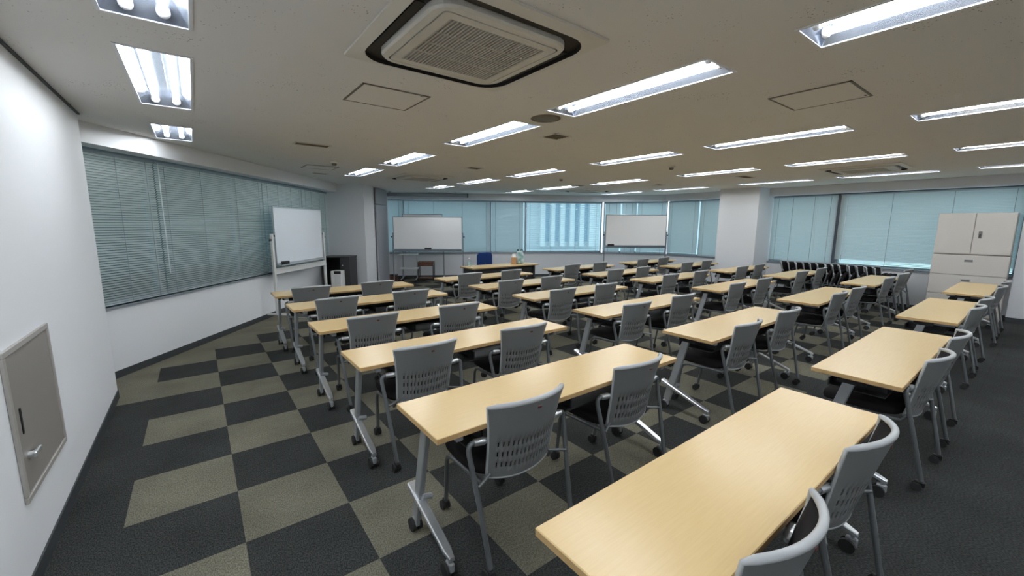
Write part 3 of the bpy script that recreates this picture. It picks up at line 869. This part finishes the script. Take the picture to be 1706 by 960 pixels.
# ------------------------------------------------------------------ whiteboards on stands
def whiteboard(name, lab, loc, rz, w, z0, z1, post_z, fm, bm_face, post_w, bar_z, foot=.30, tray=True, post_x=None):
    """local x along the board, local -y is the writing side"""
    t = thing(name, lab, 'whiteboard', loc, rz)
    bm = NB(); box(bm, -w/2+.012, w/2-.012, -.012, .012, z0+.012, z1-.012); p = fin('board_panel', bm, bm_face, t)
    for (a, b, c, d, nme) in ((-w/2, w/2, z1-.016, z1, 'frame_rail'), (-w/2, w/2, z0, z0+.016, 'frame_rail'), (-w/2, -w/2+.014, z0+.016, z1-.016, 'frame_stile'), (w/2-.014, w/2, z0+.016, z1-.016, 'frame_stile')):
        bm = NB(); box(bm, a, b, -.016, .016, c, d, .003); fin(nme, bm, 'chrome' if fm == 'frame_white' else fm, p)
    for s in (-1, 1):
        x = s*(post_x or (w/2+post_w*.75))
        bm = NB(); box(bm, x-post_w/2, x+post_w/2, -.02, .02, .07, post_z, .005); po = fin('post', bm, fm, t)
        bm = NB(); cyl(bm, (x-s*post_w*.5, 0, (z0+z1)/2), (s*(w/2), 0, (z0+z1)/2), .016, 10); cyl(bm, (x+s*post_w*.5, 0, post_z-.10), (x+s*(post_w*.5+.03), 0, post_z-.10), .018, 10); fin('pivot_knob', bm, 'steel', po)
        bm = NB(); box(bm, x-.02, x+.02, -foot, foot, .055, .085, .006); ft = fin('foot', bm, fm, t)
        for yy in (-foot+.03, foot-.03):
            b1, b2 = NB(), NB(); caster(b1, b2, (x, yy, .056), .025, .018); cs = fin('caster', b1, 'black', ft); fin('wheel', b2, 'rubber', cs)
    bm = NB(); box(bm, -(post_x or w/2+.02), (post_x or w/2+.02), -.014, .014, bar_z, bar_z+(.10 if fm == 'frame_white' else .03), .004); fin('cross_bar', bm, fm, t)
    if tray:
        bm = NB(); box(bm, -w/2+.02, w/2-.02, -.075, -.016, z0-.022, z0-.014); box(bm, -w/2+.02, w/2-.02, -.079, -.073, z0-.022, z0-.004); box(bm, -w/2+.02, w/2-.02, -.022, -.0165, z0-.022, z0); fin('pen_tray', bm, 'chrome' if fm == 'frame_white' else fm, t)
    return t
wa = math.atan2(9.06-7.77, 2.09-1.0)
whiteboard('whiteboard_stand', 'white rolling whiteboard standing before the left window blinds', (1.515, 8.38, 0), wa, 1.52, .90, 1.85, 1.41, 'frame_white', 'board', .05, .74, post_x=.83)
ang2 = math.atan2(-.55, .83)
whiteboard('whiteboard_stand', 'rolling whiteboard at front left, standing behind the teacher desk', (4.72, 9.74, 0), ang2, 1.74, .94, 1.765, 1.36, 'frame_grey', 'board_grey', .024, .885)
whiteboard('whiteboard_stand', 'rolling whiteboard at front right, before window corner', (9.60, 7.0, 0), ang2, 1.70, 1.03, 1.87, 1.42, 'frame_grey', 'board_grey', .022, .975)
q = FA+FD*(S0+1.12)+FN*.30
whiteboard('whiteboard_stand', 'smaller board hidden behind front left whiteboard, only top edge and legs showing', (q.x, q.y, 0), ang_f, 1.12, .98, 1.865, 1.40, 'frame_grey', 'board_grey', .024, .92)
def eraser(loc, rz, lab):
    t = thing('whiteboard_eraser', lab, 'eraser', loc, rz)
    bm = NB(); box(bm, -.085, .085, -.024, .024, .016, .062, .008, seg=2); fin('eraser_body', bm, 'black', t)
    bm = NB(); box(bm, -.083, .083, -.023, .023, 0, .016); fin('felt', bm, 'cloth', t)
def loc_on(c, rz, x, y, z): return (c[0]+x*math.cos(rz)-y*math.sin(rz), c[1]+x*math.sin(rz)+y*math.cos(rz), z)
eraser(loc_on((1.515, 8.38), wa, -.58, -.047, .886), wa, 'black eraser on tray of the left window whiteboard')
eraser(loc_on((9.60, 7.0), ang2, -.70, -.047, 1.016), ang2, 'black eraser on tray of the front right whiteboard')
eraser(loc_on((4.72, 9.74), ang2, .0, -.047, .926), ang2, 'black eraser on tray of the front left whiteboard')

# ------------------------------------------------------------------ teacher desk and the things around it
t = thing('teacher_desk', 'wood-topped teacher desk with dark front panel, facing the tables', 'desk', (5.20, 7.22, 0))
bm = NB(); box(bm, -.875, .875, -.25, .25, .69, .718, .003); top = fin('table_top', bm, ['wood', 'wood_edge'], t)
for p in top.data.polygons:
    if abs(p.normal.z) < .5: p.material_index = 1
bm = NB(); box(bm, -.80, .80, -.14, -.12, .30, .685, .003); fin('modesty_panel', bm, 'steel', t)
for s in (-1, 1):
    bm = NB(); box(bm, s*.79-.02, s*.79+.02, -.20, .20, .08, .69, .004); fin('side_panel', bm, 'steel', t)
    bm = NB(); box(bm, s*.79-.025, s*.79+.025, -.24, .24, .05, .085, .005); ft = fin('foot', bm, 'silver', t)
    for yy in (-.21, .21):
        b1, b2 = NB(), NB(); caster(b1, b2, (s*.79, yy, .05), .022, .018); cs = fin('caster', b1, 'black', ft); fin('wheel', b2, 'rubber', cs)
# blue office chair
t = thing('office_chair', 'blue upholstered office chair behind the teacher desk', 'chair', (5.19, 7.86, 0))
bm = NB()
pl = rrect(.205, .21, .08, 5)
def pillow(bm, pts, f, th):
    n = len(pts); A = [bm.verts.new(f(x, y, 0)) for x, y in pts]; A2 = [bm.verts.new(f(x*.93, y*.93, th*.5)) for x, y in pts]; A3 = [bm.verts.new(f(x*.93, y*.93, -th*.5)) for x, y in pts]
    for X in (A2, A3):
        for k in range(n): bm.faces.new((A[k], A[(k+1) % n], X[(k+1) % n], X[k])).smooth = True
        bm.faces.new(X)
pillow(bm, pl, lambda x, y, d: Vector((x, .0-.0*x+d+.10*(x/.2)**2*-.25, .745+y)), .06); fin('backrest', bm, 'blue', t)
bm = NB(); pillow(bm, rrect(.22, .21, .07, 5), lambda x, y, d: Vector((x, .0+y+.02, .455+d)), .08)
bmesh.ops.translate(bm, verts=bm.verts[:], vec=(0, .22, 0)); fin('seat', bm, 'blue', t)
bm = NB(); tube(bm, [(0, -.035, .72), (0, -.045, .55), (0, .03, .40), (0, .22, .40)], .016, 8); fin('back_bar', bm, 'steel', t)
bm = NB(); cyl(bm, (0, .22, .08), (0, .22, .41), .022, 12); fin('gas_column', bm, 'steel', t)
for k in range(5):
    a = 2*math.pi*k/5+.3; e = (.26*math.cos(a), .22+.26*math.sin(a))
    bm = NB(); tube(bm, [(0, .22, .095), (e[0], e[1], .065)], [.02, .013], 8); lg = fin('base_arm', bm, 'black', t)
    b1, b2 = NB(), NB(); caster(b1, b2, (e[0], e[1], .06), .024, .018); cs = fin('caster', b1, 'black', lg); fin('wheel', b2, 'rubber', cs)
# pump bottle
t = thing('pump_bottle', 'clear hand sanitiser pump bottle on left end of teacher desk', 'bottle', (4.44, 7.28, .718))
bm = NB(); lathe(bm, [(.036, 0), (.039, .006), (.039, .115), (.034, .135), (.016, .150), (.014, .158)], (0, 0, 0), 20); fin('bottle_body', bm, 'clear', t)
bm = NB(); lathe(bm, [(.033, .004), (.033, .088)], (0, 0, 0), 16); fin('sanitiser_liquid', bm, 'white_plastic', t)
bm = NB(); lathe(bm, [(.0395, .035), (.0395, .095)], (0, 0, 0), 20); fin('bottle_label', bm, 'bag', t)
bm = NB(); lathe(bm, [(.018, .158), (.018, .172), (.007, .174), (.007, .195), (.014, .197), (.014, .207)], (0, 0, 0), 14); box(bm, -.006, .006, -.05, .0, .197, .206, .002); fin('pump_head', bm, 'white_plastic', t)
# carton and plastic bag
t = thing('drink_carton', 'small orange and white carton beside bag on teacher desk', 'carton', (5.555, 7.22, .718))
bm = NB(); box(bm, -.045, .045, -.035, .035, 0, .15, .003); fin('carton_body', bm, 'orange', t)
bm = NB()
a = [bm.verts.new(v) for v in ((-.045, -.035, .15), (.045, -.035, .15), (.045, .035, .15), (-.045, .035, .15))]; b = [bm.verts.new(v) for v in ((-.045, 0, .215), (.045, 0, .215))]
bm.faces.new((a[0], a[1], b[1], b[0])); bm.faces.new((a[2], a[3], b[0], b[1])); bm.faces.new((a[0], b[0], a[3])); bm.faces.new((a[1], a[2], b[1])); box(bm, -.045, .045, -.004, .004, .21, .235)
fin('carton_top', bm, 'white_plastic', t)
t = thing('plastic_bag', 'stuffed white and green plastic bag on right side of teacher desk', 'bag', (5.74, 7.24, .718))
bm = NB(); rg = []
for k, (rx, ry, z) in enumerate(((.085, .065, 0), (.10, .08, .03), (.105, .085, .12), (.095, .075, .20), (.07, .05, .26), (.05, .035, .29))):
    rg.append([bm.verts.new((rx*math.cos(a)*(1+.09*math.sin(3*a+k)), ry*math.sin(a)*(1+.11*math.cos(4*a+k*2)), z)) for a in [2*math.pi*q/20 for q in range(20)]])
for A_, B_ in zip(rg, rg[1:]):
    for q_ in range(20): bm.faces.new((A_[q_], A_[(q_+1) % 20], B_[(q_+1) % 20], B_[q_])).smooth = True
bm.faces.new(rg[0]); bm.faces.new(rg[-1]); fin('bag_body', bm, 'bag', t)
for s in (-1, 1):
    bm = NB(); tube(bm, [(s*.03, 0, .27), (s*.05, .01, .32), (s*.075, .0, .315), (s*.085, -.02, .28)], [.018, .013, .010, .006], 7); fin('bag_handle', bm, 'green', t)

# rolling shelf stand, stool, PC rack at the far left ----------------------
q = Vector((4.62, 10.75, 0))
t = thing('shelf_trolley', 'grey two-tier rolling shelf stand under the front left whiteboard', 'trolley', q, ang2)
for x in (-.20, .20):
    bm = NB(); tube(bm, [(x, .12, .085), (x, .12, .80)], .017, 8); fin('post', bm, 'silver', t)
    bm = NB(); tube(bm, [(x, .12, .095), (x, -.22, .075)], .014, 8); ft = fin('foot', bm, 'silver', t)
    for yy in (.10, -.21):
        b1, b2 = NB(), NB(); caster(b1, b2, (x, yy, .07), .028, .018); cs = fin('caster', b1, 'black', ft); fin('wheel', b2, 'rubber', cs)
for z, d in ((.74, .17), (.36, .17)):
    bm = NB(); box(bm, -.25, .25, -d, d-.02, z, z+.028, .006); fin('shelf', bm, 'frame_white', t)
t = thing('wooden_stool', 'small reddish wooden stand with black legs under front left whiteboard', 'stand', (5.12, 10.72, 0), ang2)
bm = NB(); box(bm, -.22, .22, -.16, .16, .51, .54, .004); fin('stool_top', bm, 'wood_red', t)
bm = NB(); box(bm, -.19, .19, -.15, -.13, .42, .51, .002); fin('apron', bm, 'wood_red', t)
bm = NB(); box(bm, -.20, .20, -.14, .14, .07, .09, .002); fin('lower_shelf', bm, 'wood_red', t)
for sx in (-1, 1):
    for sy in (-1, 1):
        bm = NB(); box(bm, sx*.205-.011, sx*.205+.011, sy*.145-.011, sy*.145+.011, 0, .51, .002); fin('leg', bm, 'black', t)
t = thing('storage_box', 'small dark box on floor between grey door and trolley', 'box', (4.30, 11.12, 0), ang2)
bm = NB(); box(bm, -.10, .10, -.12, .12, 0, .16, .004); fin('box_body', bm, 'wood_red', t)
bm = NB(); box(bm, -.105, .105, -.125, .125, .16, .185, .004); fin('box_lid', bm, 'black', t)
ra = math.atan2(LN.y, LN.x)
t = thing('equipment_rack', 'black open equipment cabinet against the left pillar', 'cabinet', (2.46, 9.42, 0), ra)
bm = NB(); box(bm, .25, .28, -.22, .22, 0, .86, .003); fin('side_panel', bm, 'steel', t)
bm = NB(); box(bm, -.28, -.25, -.22, .22, 0, .86, .003); fin('side_panel', bm, 'steel', t)
bm = NB(); box(bm, -.29, .29, -.23, .23, .86, .885, .003); fin('top_panel', bm, 'steel', t)
bm = NB(); box(bm, -.25, .25, .19, .21, .02, .86); fin('back_panel', bm, 'black', t)
bm = NB(); box(bm, -.25, .25, -.21, .19, .02, .045); fin('bottom_panel', bm, 'steel', t)
bm = NB(); box(bm, .08, .25, -.215, -.20, .05, .86, .002); dd = fin('door', bm, 'steel', t)
bm = NB(); cyl(bm, (.13, -.215, .70), (.13, -.235, .70), .012, 10); fin('lock', bm, 'chrome', dd)
t = thing('computer_tower', 'white and black computer tower in front of the black cabinet', 'computer', (2.34, 9.14, 0), ra)
bm = NB(); box(bm, -.11, .10, -.14, .10, .06, .60, .006); fin('case', bm, 'white_plastic', t)
bm = NB(); box(bm, -.03, .095, -.149, -.1405, .10, .53, .003); fin('front_panel', bm, 'frame_white', t)
bm = NB(); box(bm, -.04, .102, -.146, -.1405, .54, .60, .002); fin('vent_strip', bm, 'black', t)
for x in (-.10, .09):
    bm = NB(); box(bm, x-.012, x+.012, -.13, .09, 0, .06); fin('stand_foot', bm, 'black', t)

# ------------------------------------------------------------------ cream cabinet by the right window
t = thing('filing_cabinet', 'tall cream steel cabinet, two doors above drawers, by right window', 'cabinet', (10.60, .87, 0))
W2 = .455
bm = NB(); box(bm, .012, .43, -W2, W2, 0, 1.11, .003); low = fin('drawer_carcass', bm, 'cream', t)
bm = NB(); box(bm, .012, .43, -W2+.005, W2-.005, 1.118, 1.83, .003); fin('cupboard_carcass', bm, 'cream', t)
for s in (-1, 1):
    a, b = (-W2+.008, -.004) if s < 0 else (.004, W2-.008)
    bm = NB(); box(bm, -.008, .011, a, b, 1.13, 1.822, .003); dd = fin('door', bm, 'cream', t)
    if s < 0:
        bm = NB(); box(bm, -.014, -.0085, -.10, -.06, 1.40, 1.52, .002); fin('handle_plate', bm, 'cream_dark', dd)
        bm = NB(); box(bm, -.020, -.0145, -.09, -.07, 1.415, 1.47, .002); fin('lock_lever', bm, 'steel', dd)
zs = [(.05, .40), (.41, .755), (.765, 1.10)]
for z0, z1 in zs:
    bm = NB(); box(bm, -.008, .011, -W2+.004, W2-.004, z0, z1, .003); dd = fin('drawer', bm, 'cream', t)
    bm = NB(); box(bm, -.014, -.0085, -.06, .06, z1-.115, z1-.06, .002); fin('handle_plate', bm, 'chrome', dd)
    bm = NB(); box(bm, -.016, -.0145, -.05, .05, z1-.107, z1-.07, .001); fin('finger_recess', bm, 'cream_dark', dd)
bm = NB(); box(bm, .02, .42, -W2+.01, W2-.01, 1.11, 1.118); fin('joint_plate', bm, 'steel', t)
